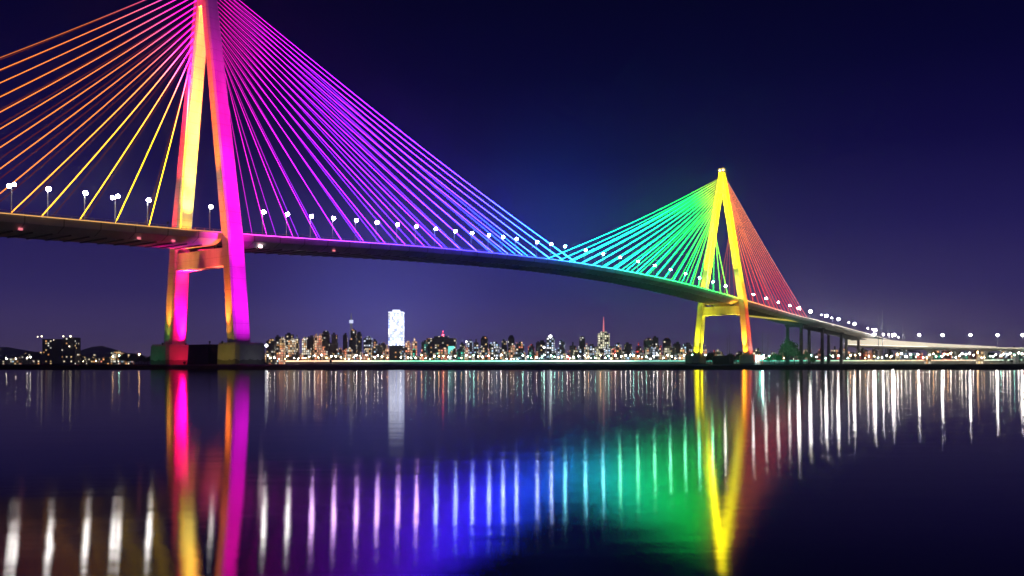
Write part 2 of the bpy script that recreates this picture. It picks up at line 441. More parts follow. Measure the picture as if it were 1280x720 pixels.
# crossbeam wash from the far pedestal and pedestal washes
flood(pyl1, (-17, -9, 11.4), (-8, -2.6, zd1 - 11), (0, -1, 0), .40, (1, .42, .02), 26)
flood(pyl1, (17, -9, 11.4), (9, -2.6, zd1 - 11), (0, -1, 0), .7, (1, .10, .06), 24)
for x, c, L in ((-25, (.05, .4, .10), .10), (25, (1, .72, .05), .12)):
    flood(pyl1, (x, -24, 2.6), (x, -7, 6), (0, -1, 0), L, c, 70)
for x, c, L in ((-25, (1, .01, .06), .5), (25, (.7, .7, .8), .05)):
    flood(pyl1, (x + 15, 0, 2.6), (x + 7.2, 0, 6), (1, 0, 0), L, c, 150)
# far pylon: yellow
YEL = (1, .84, .001)
for tg in (-1, 1):
    lo = ((.62, .60, .01) if tg < 0 else (1, .38, .02))
    flood_set(pyl2, tg, 's', [(20, .55, lo, 110), (40, .55, lo, 34)], 11.4, 6.2)
    up = YEL
    flood_set(pyl2, tg, 's', [(64, 1.6, (.85, .95, .02) if tg < 0 else (1, .62, .01), 80), (95, 2.2, up, 28), (125, 2.6, up, 20), (152, 3.0, up, 16), (163, 3.0, up, 8)], zdeck(SPAN - 30) + 2.2, 30, pos_x=tg * 13.2)
flood_set(pyl2, 1, 'n', [(14, .8, (1, .04, .003), 30), (36, .9, (1, .07, .003), 26), (64, 1.2, (1, .35, .01), 15), (92, 1.4, (1, .75, .01), 13), (122, 1.6, YEL, 10), (150, 1.6, YEL, 9)], 3.2, 0, pos_x=76.5, sidey=1.5)  # floodlights added out over the water to light this face
flood_set(pyl2, -1, 'n', [(18, .5, (.7, .6, .01), 110), (36, .5, (.7, .6, .01), 34)], 11.4, 6.2, sidey=2)
flood_set(pyl2, -1, 'n', [(66, 1.4, (.8, .95, .05), 80), (90, 1.6, YEL, 36), (120, 1.6, YEL, 20), (150, 1.6, YEL, 15)], zd2 + 1.6, 0, pos_x=-8.5, sidey=1.0)
flood(pyl2, (-17, -9, 11.4), (-8, -2.6, zd2 - 11), (0, -1, 0), .42, (.75, .7, .02), 30)
flood(pyl2, (17, -9, 11.4), (9, -2.6, zd2 - 11), (0, -1, 0), .35, (.7, .6, .02), 26)

# small lamps below the deck
M_under = emit_mat('underdeck_lamp', (1, .22, .28), .9)
M_under2 = emit_mat('underdeck_lamp_bright', (1, .7, .8), 12)
for px, big in ((-78, 0), (-36, 0), (-22, 0), (18, 1), (58, 0)):
    bm = bmesh.new(); add_ball(bm, (0, 0, -.25), .55, 8, 6, (1, 1.6, .5)); add_box(bm, (0, 0, 0), (.8, 1.2, .3))
    link('underdeck_lamp', bm, M_under2 if big else M_under, deck, (12.5, px, zdeck(px) - 4.25))

# approach piers
bm0 = None
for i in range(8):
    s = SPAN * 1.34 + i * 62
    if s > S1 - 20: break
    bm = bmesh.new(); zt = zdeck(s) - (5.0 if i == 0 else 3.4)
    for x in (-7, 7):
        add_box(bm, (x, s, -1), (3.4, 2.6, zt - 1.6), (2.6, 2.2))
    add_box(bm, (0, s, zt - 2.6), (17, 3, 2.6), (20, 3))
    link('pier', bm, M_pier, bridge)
for s in (-172, -232):
    bm = bmesh.new(); zt = zdeck(s) - 5.2
    for x in (-8, 8): add_box(bm, (x, s, -1), (4.2, 3.2, zt - 2.5), (3.6, 2.8))
    add_box(bm, (0, s, zt - 3.5), (20, 3.6, 3.5), (23, 3.6))
    link('pier', bm, M_conc, bridge)
# beam with its yellow lighting painted as emission, between the far pylon and the first pier
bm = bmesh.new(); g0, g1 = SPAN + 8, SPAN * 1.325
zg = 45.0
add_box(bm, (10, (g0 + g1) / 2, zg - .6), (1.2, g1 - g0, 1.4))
link('yellow_beam', bm, emit_mat('painted_yellow_light', (.75, .62, .02), .6), bridge)

# ------------------------------------------------------------------ street lamps
def make_lamp(name, h, lens, twin=True, arm=2.0, size=1.0, lr=.72):
    t = empty(name, (0, 0, 0))
    bm = bmesh.new(); add_tube(bm, [(0, 0, 0), (0, 0, .8), (0, 0, .82), (0, 0, h)], [.34, .32, .22, .15], 7); link('pole', bm, M_metal, t)
    sgs = (-1, 1) if twin else (1,)
    bm = bmesh.new()
    for sg in sgs: add_tube(bm, [(0, 0, h - .5), (sg * arm * .5, 0, h - .1), (sg * arm, 0, h + .05)], [.09, .08, .07], 5)
    link('arm', bm, M_metal, t)
    for sg in sgs:
        bm = bmesh.new(); c = Vector((sg * (arm + .5 * size), 0, h + .1))
        add_box(bm, c, (1.4 * size, .55 * size, .22 * size), (1.0 * size, .35 * size))
        hd = link('lamp_head', bm, M_metal, t)
        bm = bmesh.new(); add_ball(bm, c + Vector((0, 0, -.1)), lr * size, 10, 7, (1.1, .95, .9))
        link('lens', bm, lens, hd, smooth=True)
    return t
lamp0 = make_lamp('street_lamp', 11.5, M_lens, True, 1.5)
lampS = make_lamp('street_lamp', 11.5, M_lens, False, .3, 1.0, .85)
lampW = make_lamp('street_lamp', 11.5, M_lensW, False, .3, 1.0, .85)
lampT = {}
for tn, tc_ in (('v', (.85, .5, 1)), ('b', (.42, .55, 1)), ('c', (.22, .85, 1)), ('g', (.22, 1, .58))):  # tints put the cables' coloured light into the lamp lenses
    lampT[tn] = make_lamp('street_lamp', 11.5, emit_mat('lamp_lens_' + tn, tc_, 130), False, .3, 1.0, .85)
lampA = make_lamp('street_lamp', 11.5, M_lensA, False, .3, 1.35, 1.0)
usedp = set()
ORD = ['first', 'second', 'third', 'fourth', 'fifth', 'sixth', 'seventh', 'eighth', 'ninth', 'tenth', 'eleventh', 'twelfth', 'thirteenth', 'fourteenth', 'fifteenth', 'sixteenth', 'seventeenth', 'eighteenth', 'nineteenth', 'twentieth', 'twenty-first', 'twenty-second', 'twenty-third']
used = False
def put_lamp(loc, rz, label, group, proto=None):
    p = proto or lamp0
    if p.name not in usedp: usedp.add(p.name); o = p; o.location = loc; o.rotation_euler = (0, 0, rz)
    else: o = copy_tree(p, loc, rz)
    o.scale = (1, 1, 1); tag(o, label, 'street lamp', group); return o
def on_bridge(s, t=0, dz=.07):
    v = P1 + DV * s + TV * t; return Vector((v.x, v.y, zdeck(s) + dz + (.85 if abs(t) < .4 else 0)))
G1 = 'street lamps along the bridge median'
left = [-.152, -.1275, -.101, -.0775, -.0512, .0008]
for i, s in enumerate(left[:5]):
    put_lamp(on_bridge(s * SPAN), ROT, ('twin-headed' if i in (0, 3) else 'single-headed') + ' street lamp on the bridge, %s left of the near pylon' % ORD[4 - i], G1, None if i in (0, 3) else lampS)
put_lamp(on_bridge(.004 * SPAN), ROT, 'street lamp seen between the two legs of the near pylon', G1, lampW)
mid = [.0565, .0822, .1095, .136, .1645, .192, .2207, .248, .278, .3097, .338, .368, .394, .42, .462, .492, .5227, .571, .615, .66, .71, .76, .81, .86, .91, .96]
for i, s in enumerate(mid):
    if i < 13: lb_ = 'street lamp on the main span, %s right of the near pylon' % ORD[i]
    else: lb_ = 'street lamp on the main span, %s left of the far yellow pylon' % ORD[len(mid) - 1 - i]
    put_lamp(on_bridge(s * SPAN), ROT, lb_, G1, lampS if s < .1 else lampT['v'] if s < .25 else lampT['b'] if s < .5 else lampT['c'] if s < .65 else lampT['g'])
rt = [1.01, 1.07, 1.13, 1.19, 1.25, 1.31, 1.36, 1.427, 1.527, 1.607, 1.723, 1.89, 2.05]
for i, s in enumerate(rt):
    put_lamp(on_bridge(s * SPAN), ROT, 'tall street lamp on the descending road, %s right of the far yellow pylon' % ORD[i], G1, lampS if s < 1.35 else lampA)

# ------------------------------------------------------------------ water, land, hills
TANG = (1, 0)
def water_mat():
    m, nt, out = newmat('night_water')
    g = nd(nt, 'ShaderNodeBsdfAnisotropic', distribution='BECKMANN')
    g.inputs['Color'].default_value = (.70, .68, .68, 1)
    g.inputs['Anisotropy'].default_value = .35
    tg = nd(nt, 'ShaderNodeCombineXYZ'); tg.inputs[0].default_value = TANG[0]; tg.inputs[1].default_value = TANG[1]; lk(nt, tg.outputs[0], g.inputs['Tangent'])
    tc = nd(nt, 'ShaderNodeTexCoord')
    mp = nd(nt, 'ShaderNodeMapping'); mp.inputs['Scale'].default_value = (.05, .16, 1); lk(nt, tc.outputs['Object'], mp.inputs[0])
    n = nd(nt, 'ShaderNodeTexNoise'); n.inputs['Scale'].default_value = 1; n.inputs['Detail'].default_value = 3; lk(nt, mp.outputs[0], n.inputs['Vector'])
    mr = nd(nt, 'ShaderNodeMapRange'); lk(nt, n.outputs[0], mr.inputs[0])
    mr.inputs[1].default_value = .3; mr.inputs[2].default_value = .7; mr.inputs[3].default_value = .088; mr.inputs[4].default_value = .100
    lk(nt, mr.outputs[0], g.inputs['Roughness'])
    mp2 = nd(nt, 'ShaderNodeMapping'); mp2.inputs['Scale'].default_value = (.5, 1.3, 1); lk(nt, tc.outputs['Object'], mp2.inputs[0])
    n2 = nd(nt, 'ShaderNodeTexNoise'); n2.inputs['Scale'].default_value = 1; n2.inputs['Detail'].default_value = 3; lk(nt, mp2.outputs[0], n2.inputs['Vector'])
    b = nd(nt, 'ShaderNodeBump'); b.inputs['Strength'].default_value = 1; b.inputs['Distance'].default_value = .003; lk(nt, n2.outputs[0], b.inputs['Height'])
    lk(nt, b.outputs[0], g.inputs['Normal'])
    fr = nd(nt, 'ShaderNodeFresnel'); fr.inputs[0].default_value = 1.333
    df = nd(nt, 'ShaderNodeBsdfDiffuse'); df.inputs[0].default_value = (.001, .002, .004, 1)
    mx = nd(nt, 'ShaderNodeMixShader'); lk(nt, fr.outputs[0], mx.inputs[0]); lk(nt, df.outputs[0], mx.inputs[1]); lk(nt, g.outputs[0], mx.inputs[2])
    lk(nt, mx.outputs[0], out.inputs[0])
    return m
bm = bmesh.new()
vs = [bm.verts.new(p) for p in ((-4000, -200, 0), (4000, -200, 0), (4000, 7000, 0), (-4000, 7000, 0))]; bm.faces.new(vs)
tag(link('water', bm, water_mat()), kind='structure')

# low dark breakwater across the whole view, in front of the near pylon
bm = bmesh.new(); secs = []
N = 260
for i in range(N + 1):
    x = -420 + 940 * i / N
    y = 318 + 3 * math.sin(x * .013) + 1.5 * math.sin(x * .05)
    h = 1.75 + .12 * math.sin(x * .11) + random.uniform(-.14, .14)
    w = 7 + random.uniform(-.4, .4)
    secs.append([(x, y - w / 2 - 1.6, -1), (x, y + w / 2 + 3, -1), (x, y + w / 2, h * .9), (x, y + random.uniform(-.6, .6), h), (x, y - w / 2 + .6, h * .75 + random.uniform(-.15, .15))])
add_loft(bm, secs)
tag(link('breakwater', bm, M_rock), 'low black rock breakwater running across the water in front of the pylon bases', 'breakwater')

# land of the far shore
bm = bmesh.new()
sh = [(-3000, 1500), (-900, 1300), (-420, 1160), (-250, 1075), (0, 1060), (230, 1050), (330, 1010), (420, 985), (480, 900), (560, 840), (700, 800), (3000, 760)]
vt = [bm.verts.new((x, y, 3.2)) for x, y in sh] ; vb = [bm.verts.new((x, y, -2)) for x, y in sh]
bk = [bm.verts.new((3000, 6800, 3.2)), bm.verts.new((-3000, 6800, 3.2))]
bm.faces.new(vt + bk)
for a in range(len(sh) - 1): bm.faces.new((vb[a], vb[a + 1], vt[a + 1], vt[a]))
tag(link('land', bm, M_land), kind='structure')
def shore_y(x):
    for (a, ya), (b, yb) in zip(sh, sh[1:]):
        if x <= b: return ya + (yb - ya) * (x - a) / (b - a)
    return sh[-1][1]
# hills far left
bm = bmesh.new()
Yh = 4200; nx, ny = 120, 10
def hh(px):
    y = 451 - 14 * math.exp(-((px - 12) / 26) ** 2) - 9 * math.exp(-((px + 60) / 60) ** 2) - 11 * math.exp(-((px - 128) / 14) ** 2) - 9 * math.exp(-((px - 100) / 30) ** 2) - 8 * math.exp(-((px - 160) / 25) ** 2)
    y -= 1.2 * math.sin(px * .21) + .6 * math.sin(px * .6 + 1)
    return wz(y, Yh)
grid = []
for j in range(ny + 1):
    row = []
    f = math.sin(math.pi * j / ny)
    for i in range(nx + 1):
        px = -260 + i * 620 / nx
        ed = min(1, (360 - px) / 120)
        row.append(bm.verts.new((wx(px, Yh), Yh - 500 + 1000 * j / ny, 3.1 + (hh(px) - 3.1) * f * max(ed, 0) * random.uniform(.93, 1.03))))
    grid.append(row)
for j in range(ny):
    for i in range(nx): bm.faces.new((grid[j][i], grid[j][i + 1], grid[j + 1][i + 1], grid[j + 1][i]))
tag(link('hills', bm, M_hill), kind='structure')

# ------------------------------------------------------------------ the city
WARM = [srgb(255, 214, 150), srgb(255, 235, 200), srgb(255, 180, 110), srgb(255, 250, 235)]
MIX = WARM + [srgb(200, 235, 255), srgb(255, 150, 120)]
COOL = [srgb(225, 235, 255), srgb(255, 255, 255), srgb(190, 220, 255)]
MB_dark = city_mat('tower_block_dark', (.05, .045, .045), .13, WARM, .9)
MB_dim = city_mat('tower_block_dim', (.07, .06, .06), .22, WARM, .9)
MB_busy = city_mat('block_busy', (.16, .14, .12), .42, MIX, 1.2)
MB_warm = city_mat('block_warm', (.22, .17, .12), .8, WARM, 1.1, 2.6, 3.3, .75)
MB_salmon = city_mat('block_salmon', (.3, .2, .15), .85, [srgb(255, 190, 150), srgb(255, 150, 110), srgb(255, 215, 180)], 1.1, 3, 3.3, .75)
MB_white = city_mat('tower_white', (.5, .5, .55), 1.1, [(.75, .8, 1), (.9, .93, 1), (.42, .5, .95)], 2.7, 2.6, 4.4, .9)
MB_cream = city_mat('tower_cream', (.4, .38, .3), .75, [srgb(255, 245, 215), srgb(245, 240, 200)], 1.2, 3, 3.3, .7)
MB_cool = city_mat('block_cool', (.14, .15, .16), .55, COOL, 1.3)
MB_teal = city_mat('block_teal', (.05, .14, .12), .5, [srgb(60, 230, 190), srgb(180, 255, 230)], 1.0)
MB_red = city_mat('block_red', (.2, .04, .04), .5, [srgb(255, 90, 80), srgb(255, 170, 140)], 1.8)
MATN = {'dark': MB_dark, 'dim': MB_dim, 'busy': MB_busy, 'warm': MB_warm, 'salmon': MB_salmon, 'white': MB_white, 'cream': MB_cream, 'cool': MB_cool, 'teal': MB_teal, 'red': MB_red}
def building_bm(w, d, h, style):
    bm = bmesh.new()
    if style == 0:
        add_box(bm, (0, 0, 0), (w, d, h)); add_box(bm, (w * .12, 0, h + .003), (w * .4, d * .4, 3.2))
        add_box(bm, (-w * .28, 0, h + .003), (w * .15, d * .2, 2))
    elif style == 1:
        add_box(bm, (0, 0, 0), (w, d, h * .72)); add_box(bm, (w * .08, 0, h * .72 + .003), (w * .72, d * .8, h * .28)); add_box(bm, (0, 0, h + .01), (w * .3, d * .3, 2.5))
    elif style == 2:
        add_box(bm, (0, 0, 0), (w, d, 5)); add_box(bm, (-w * .1, 0, 5.003), (w * .76, d * .8, h - 5)); add_box(bm, (-w * .1, 0, h + .01), (w * .2, d * .2, 5))
    else:
        add_box(bm, (0, 0, 0), (w, d, h)); add_box(bm, (0, 0, h + .003), (w * 1.0, d * 1.0, .001 + h * .12), (w * .5, d * .6))
    return bm
def building(px0, px1, ytop, Y, mat, label, cat='building', style=0, group=None, depth=None, name='office_building'):
    w = (px1 - px0) / F * Y; z = wz(ytop, Y) - 3.2
    x = wx((px0 + px1) / 2, Y)
    o = link(name, building_bm(w, depth or w * .9, z, style), MATN[mat], None, (x, Y, 3.2))
    tag(o, label, cat, group); return o
def mast(parent, x, y, z0, z1, mat, r=.6):
    bm = bmesh.new(); add_tube(bm, [(x, y, z0), (x, y, z0 + (z1 - z0) * .6), (x, y, z1)], [r, r * .6, r * .3], 6)
    return link('mast', bm, mat, parent)
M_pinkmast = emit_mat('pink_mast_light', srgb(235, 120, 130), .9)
M_redlamp = emit_mat('red_warning_lamp', (1, .05, .08), 14)
M_whitelamp = emit_mat('white_roof_lamp', (.95, .97, 1), 10)
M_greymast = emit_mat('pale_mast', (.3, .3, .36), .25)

# distinct buildings: x0, x1, top, distance, material, style, label
BL = [
 (334, 344, 426, 1240, 'dim', 0, 'low dark block at the left end of the skyline, beside the white wheel-like lamp'),
 (343, 351, 421, 1260, 'dark', 1, 'dark slim tower left of the warm striped apartment blocks'),
 (350, 356, 424, 1200, 'warm', 0, 'narrow apartment block with warm lit column of windows, leftmost of the warm blocks'),
 (355, 367, 418, 1290, 'dark', 1, 'broad dark tower with stepped top behind the warm apartment blocks'),
 (361, 369, 426, 1180, 'warm', 0, 'warm yellow lit apartment block in front of the broad dark stepped tower'),
 (369, 375, 423, 1230, 'busy', 2, 'thin block with mixed windows between two warm lit apartment blocks'),
 (378, 383, 424, 1210, 'warm', 0, 'very narrow cream lit tower standing alone left of the salmon pair'),
 (384, 393, 422, 1280, 'dark', 0, 'dark block directly left of the salmon lit pair of towers'),
 (393, 397, 420, 1200, 'salmon', 0, 'left one of the salmon pink lit pair of narrow towers'),
 (398, 402, 420, 1200, 'salmon', 0, 'right one of the salmon pink lit pair of narrow towers'),
 (403, 412, 418, 1250, 'dark', 3, 'wide black tower with sloped roof just right of the salmon pair'),
 (413, 422, 418, 1250, 'dark', 1, 'second wide black tower with stepped roof right of the salmon pair'),
 (429, 434, 419, 1270, 'dark', 0, 'slim black tower left of the tallest black tower'),
 (437, 446, 413, 1300, 'dark', 1, 'tallest black tower below the slender communication mast'),
 (446, 452, 419, 1320, 'dim', 3, 'black block leaning against the right side of the tallest black tower'),
 (455, 465, 423, 1290, 'cool', 0, 'white lit low block between the tallest black tower and the glowing white tower'),
 (465, 472, 426, 1250, 'dim', 1, 'dim stepped block right of the white lit low block'),
 (472, 483, 431, 1220, 'busy', 0, 'low block with mixed windows just left of the glowing white tower'),
 (507, 513, 429, 1200, 'salmon', 0, 'short salmon lit block just right of the glowing white tower'),
 (515, 523, 427, 1230, 'salmon', 2, 'second salmon lit block right of the glowing white tower'),
 (527, 534, 428, 1260, 'teal', 0, 'small teal lit block left of the wide dark block with the red beacon'),
 (573, 582, 430, 1300, 'busy', 1, 'stepped busy block right of the wide dark block with the red beacon'),
 (583, 591, 427, 1330, 'cool', 0, 'cool white windowed block behind the cream domed hall'),
 (592, 600, 428, 1290, 'busy', 2, 'busy block above the right end of the cream domed hall'),
 (601, 610, 424, 1350, 'dim', 3, 'dark pitched block right of the cream domed hall'),
 (611, 624, 430, 1260, 'cool', 0, 'broad low office with cool windows right of the dark pitched block'),
 (625, 634, 426, 1330, 'dim', 1, 'dim stepped block at the middle of the skyline'),
 (635, 643, 423, 1340, 'dark', 3, 'dark block with pointed roof right of the middle of the skyline'),
 (644, 655, 430, 1250, 'busy', 0, 'busy windowed block right of the dark pointed block'),
 (660, 668, 433, 1230, 'red', 0, 'small building with red lights left of the white floodlit roof'),
 (670, 682, 428, 1300, 'dim', 0, 'dim block immediately left of the white floodlit roof'),
 (683, 693, 422, 1300, 'cool', 0, 'block with the white floodlit roof'),
 (697, 706, 427, 1310, 'cool', 1, 'cool windowed stepped block right of the white floodlit roof'),
 (712, 722, 432, 1240, 'dim', 2, 'low dim block halfway between the white floodlit roof and the pink mast'),
 (724, 731, 424, 1350, 'dark', 3, 'dark peaked block left of the cream tower with pink mast'),
 (732, 744, 433, 1230, 'cool', 0, 'low white windowed block beside the cream tower with pink mast'),
 (768, 776, 431, 1260, 'cool', 0, 'cool windowed block first right of the cream tower with pink mast'),
 (778, 790, 430, 1300, 'dim', 1, 'dim stepped block second right of the cream tower with pink mast'),
 (795, 803, 433, 1230, 'red', 2, 'reddish block left of the black hill-like cluster'),
 (805, 815, 425, 1330, 'dark', 0, 'dark block at the left of the cluster near the far pylon'),
 (814, 823, 422, 1350, 'dark', 1, 'tallest dark block of the cluster near the far pylon'),
 (824, 827, 434, 1200, 'red', 0, 'narrow bright red lit sign tower near the far pylon'),
 (829, 838, 426, 1340, 'dim', 3, 'dim pitched block right of the narrow red tower'),
 (842, 850, 430, 1270, 'dark', 0, 'small dark block left of the olive leg of the far pylon'),
 (853, 864, 431, 1280, 'cool', 0, 'white lit block touching the olive leg of the far pylon'),
]
for i, (a, b, yt, Y, mt, st, lab) in enumerate(BL):
    building(a, b, yt, Y, mt, lab, 'building', st)

# glowing white tower
t = empty('lit_skyscraper', (wx(495.5, 1300), 1300, 3.2)); tag(t, 'glowing white skyscraper with bright blue-white facade above a dark base', 'skyscraper')
w = 17.5 / F * 1300; h = wz(391, 1300) - 3.2; hb = wz(432, 1300) - 3.2
bm = bmesh.new(); add_box(bm, (0, 0, 0), (w * .9, w * .9, hb)); link('base', bm, MB_dark, t)
bm = bmesh.new(); add_box(bm, (0, 0, hb + .003), (w, w, h - hb)); link('facade', bm, MB_white, t)
bm = bmesh.new(); add_box(bm, (0, 0, h + .006), (w * 1.04, w * 1.04, 1.2)); add_box(bm, (0, 0, h + 1.21), (w * .5, w * .5, 3)); link('roof', bm, emit_mat('roof_crown_light', (.75, .8, 1), 1.5), t)
# communication mast
t = empty('communication_mast', (wx(439, 1500), 1500, 3.2)); tag(t, 'slender pale lattice mast rising behind the tallest black tower', 'mast')
H = wz(391, 1500) - 3.2
bm = bmesh.new()
for q in range(4):
    a = q * math.pi / 2 + .4
    add_tube(bm, [(6 * math.cos(a), 6 * math.sin(a), 0), (1.6 * math.cos(a), 1.6 * math.sin(a), H * .75), (.3 * math.cos(a), .3 * math.sin(a), H)], [.7, .5, .3], 4)
for k in range(14):
    z = H * .72 * k / 14; r = 6 - 4.4 * k / 14
    for q in range(4):
        a, b = q * math.pi / 2 + .4, (q + 1) * math.pi / 2 + .4
        add_tube(bm, [(r * math.cos(a), r * math.sin(a), z), (r * math.cos(b), r * math.sin(b), z + 4)], .25, 3)
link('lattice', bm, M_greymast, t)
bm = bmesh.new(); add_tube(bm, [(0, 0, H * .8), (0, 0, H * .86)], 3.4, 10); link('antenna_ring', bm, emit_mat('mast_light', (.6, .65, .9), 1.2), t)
# wide dark block with red beacon
t = empty('department_store', (wx(552, 1280), 1280, 3.2)); tag(t, 'wide dark block carrying yellow and turquoise signs and a red beacon mast', 'building')
w = 36 / F * 1280; h = wz(423, 1280) - 3.2
bm = bmesh.new(); add_box(bm, (0, 0, 0), (w, 24, h)); add_box(bm, (0, 0, h + .003), (w * .5, 12, 3)); link('wall', bm, MB_dim, t)
bm = bmesh.new(); add_box(bm, (-1, -12.25, h * .32), (7, .4, 9)); link('yellow_sign', bm, emit_mat('yellow_sign', srgb(225, 225, 90), 1.2), t)
bm = bmesh.new(); add_box(bm, (15, -12.25, h * .4), (9, .4, 11)); link('turquoise_sign', bm, emit_mat('turquoise_sign', srgb(110, 230, 220), 1.4), t)
mast(t, 2, 0, h + 3, h + 12, M_metal, .4)
bm = bmesh.new(); add_ball(bm, (2, 0, h + 5), 1.3); add_ball(bm, (2, 0, h + 10), .7); link('beacon', bm, M_redlamp, t)
# cream domed hall
t = empty('domed_hall', (wx(585, 1180), 1180, 3.2)); tag(t, 'low cream floodlit hall with a flat dome on the waterfront', 'hall')
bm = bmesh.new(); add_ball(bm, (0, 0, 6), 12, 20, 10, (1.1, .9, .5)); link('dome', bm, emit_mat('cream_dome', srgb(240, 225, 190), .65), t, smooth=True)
bm = bmesh.new(); add_tube(bm, [(0, 0, 0), (0, 0, 7)], 12.5, 20); link('wall', bm, MB_warm, t)
# cream tower with pink mast
t = empty('cream_tower', (wx(754.5, 1280), 1280, 3.2)); tag(t, 'cream lit tower with a tall pink mast on its roof', 'tower')
h = wz(417, 1280) - 3.2; h2 = wz(433, 1280) - 3.2
bm = bmesh.new(); add_box(bm, (0, 0, h2 + .003), (16, 14, h - h2)); add_box(bm, (0, 0, h + .006), (9, 8, 2.5)); link('upper_storeys', bm, MB_cream, t)
bm = bmesh.new(); add_box(bm, (0, 0, 0), (24, 20, h2)); link('lower_storeys', bm, MB_cream, t)
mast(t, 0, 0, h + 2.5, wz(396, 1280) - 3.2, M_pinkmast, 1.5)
# floodlit roof on one block
def roof_lamp(px, py, Y, r, mat, label, cat='lamp', grp=None):
    t = empty('roof_floodlight', (wx(px, Y), Y, wz(py, Y)))
    bm = bmesh.new(); add_ball(bm, (0, 0, 0), r, 8, 6); link('lens', bm, mat, t, smooth=True)
    bm = bmesh.new(); add_box(bm, (0, 0, -r - 2.5), (.4, .4, 2.6)); link('post', bm, M_metal, t)
    tag(t, label, cat, grp); return t
roof_lamp(688, 420.5, 1294, 2.2, M_whitelamp, 'brightest white roof floodlight, above the middle right skyline')
roof_lamp(680, 434, 1240, 1.4, M_whitelamp, 'white floodlight just below and left of the brightest roof floodlight')
roof_lamp(583, 427, 1320, 1.2, M_whitelamp, 'white roof lamp above the cream domed hall')
roof_lamp(333, 432, 1190, 2.0, M_whitelamp, 'white disc-like lamp at the left end of the skyline right of the near pylon')

# filler blocks, by stretch of shore
random.seed(21)
stretches = [(328, 486, 30, 'between the near pylon and the glowing white tower', ['warm', 'busy', 'dim', 'busy', 'salmon']),
             (500, 680, 44, 'between the glowing white tower and the white floodlit roof', ['busy', 'cool', 'dim', 'warm', 'teal', 'busy', 'salmon']),
             (690, 868, 42, 'between the white floodlit roof and the far pylon', ['busy', 'cool', 'cool', 'warm', 'red', 'busy', 'cream']),
             (880, 985, 22, 'seen under the deck beside the far pylon', ['salmon', 'busy', 'red', 'warm', 'dim']),
             (990, 1095, 20, 'under the descending bridge road', ['dim', 'red', 'busy', 'salmon', 'dark']),
             (1095, 1280, 34, 'below the viaduct at the right', ['cool', 'busy', 'teal', 'dim', 'red', 'warm'])]
for x0, x1, n, where, mats in stretches:
    for i in range(n):
        px = x0 + (x1 - x0) * (i + random.uniform(.1, .9)) / n
        Y = shore_y(wx(px, 1100)) + random.uniform(60, 180)
        if px > 1095: top = random.uniform(438, 446)
        elif px > 880: top = random.uniform(436, 446)
        else: top = random.uniform(434, 446)
        wpx = random.uniform(4, 9)
        building(px - wpx / 2, px + wpx / 2, top, Y, mats[i % len(mats)], 'low lit building ' + where, 'building', random.randrange(4), 'low waterfront buildings ' + where, name='waterfront_building')

# left shore: hotel-like block and lights
t = empty('harbour_hotel', (wx(70, 1300), 1300, 3.2)); tag(t, 'dim harbour block with white roof lamps on the far left shore', 'building')
bm = bmesh.new(); add_box(bm, (0, 0, 0), (30, 20, wz(424, 1300) - 3.2)); add_box(bm, (24, 0, 0), (16.01, 18, wz(422, 1300) - 3.2)); add_box(bm, (-24, 0, 0), (17, 16, wz(440, 1300) - 3.2)); link('wall', bm, MB_dark, t)
for px, py, r in ((48, 421, 1.1), (53, 420.5, 1.5), (80, 420.5, 1.4), (89, 420.5, 1.8), (87.5, 433, 1.2), (68, 425, .6)):
    bm = bmesh.new(); add_ball(bm, (wx(px, 1290) - t.location.x, -12, wz(py, 1290) - 3.2), r * .75, 8, 6)
    link('roof_lamp', bm, emit_mat('warm_roof_lamp', (1, .85, .6), 5), t, smooth=True)
left_b = [(30, 42, 443, 'dim'), (95, 110, 446, 'dark'), (112, 126, 447, 'dim'), (128, 140, 447, 'busy'), (141, 152, 441, 'warm'), (152, 166, 445, 'busy'), (2, 12, 448, 'dim'), (16, 27, 447, 'busy'), (235, 250, 444, 'dim'), (254, 268, 446, 'busy')]
for i, (a, b, yt, mt) in enumerate(left_b):
    building(a, b, yt, 1350, mt, 'low building on the dark left shore, %s from the left' % ORD[i], 'building', i % 4, 'low buildings on the left shore', name='shore_building')

# quay lamps: things with pole and globe
def make_qlamp(lens, h=8, r=.5):
    t = empty('quay_lamp', (0, 0, 0))
    bm = bmesh.new(); add_tube(bm, [(0, 0, 0), (0, 0, h)], [.16, .1], 6); link('pole', bm, M_metal, t)
    bm = bmesh.new(); add_ball(bm, (0, 0, h + r * .8), r, 8, 6); link('lamp_globe', bm, lens, t, smooth=True)
    return t
protos = {'w': make_qlamp(M_lensq), 'g': make_qlamp(M_lensg), 'o': make_qlamp(M_lenso)}
firstq = {'w': True, 'g': True, 'o': True}
def qlamp(px, Y, kind, label, group, z=3.2, sc=1.0):
    loc = (wx(px, Y), Y, z)
    if firstq[kind]: firstq[kind] = False; o = protos[kind]; o.location = loc
    else: o = copy_tree(protos[kind], loc)
    o.scale = (sc, sc, sc)
    tag(o, label, 'lamp', group)
random.seed(5)
KN = {'w': 'warm white', 'g': 'pale green', 'o': 'amber'}
def qrow(x0, x1, n, kinds, where, dy=12):
    for i in range(n):
        px = x0 + (x1 - x0) * (i + random.uniform(.15, .85)) / n
        Y = shore_y(wx(px, 1080)) + dy + random.uniform(0, 25)
        k = kinds[random.randrange(len(kinds))]
        qlamp(px, Y, k, '%s quay lamp %s' % (KN[k], where), '%s quay lamps %s' % (KN[k], where), sc=random.uniform(.7, 1.35))
qrow(326, 486, 30, 'wwwo', 'between the near pylon and the glowing white tower')
qrow(500, 690, 34, 'wwggwo', 'between the glowing white tower and the white floodlit roof')
qrow(690, 868, 34, 'wwgwo', 'between the white floodlit roof and the far pylon')
qrow(880, 985, 16, 'wogo', 'under the deck beside the far pylon')
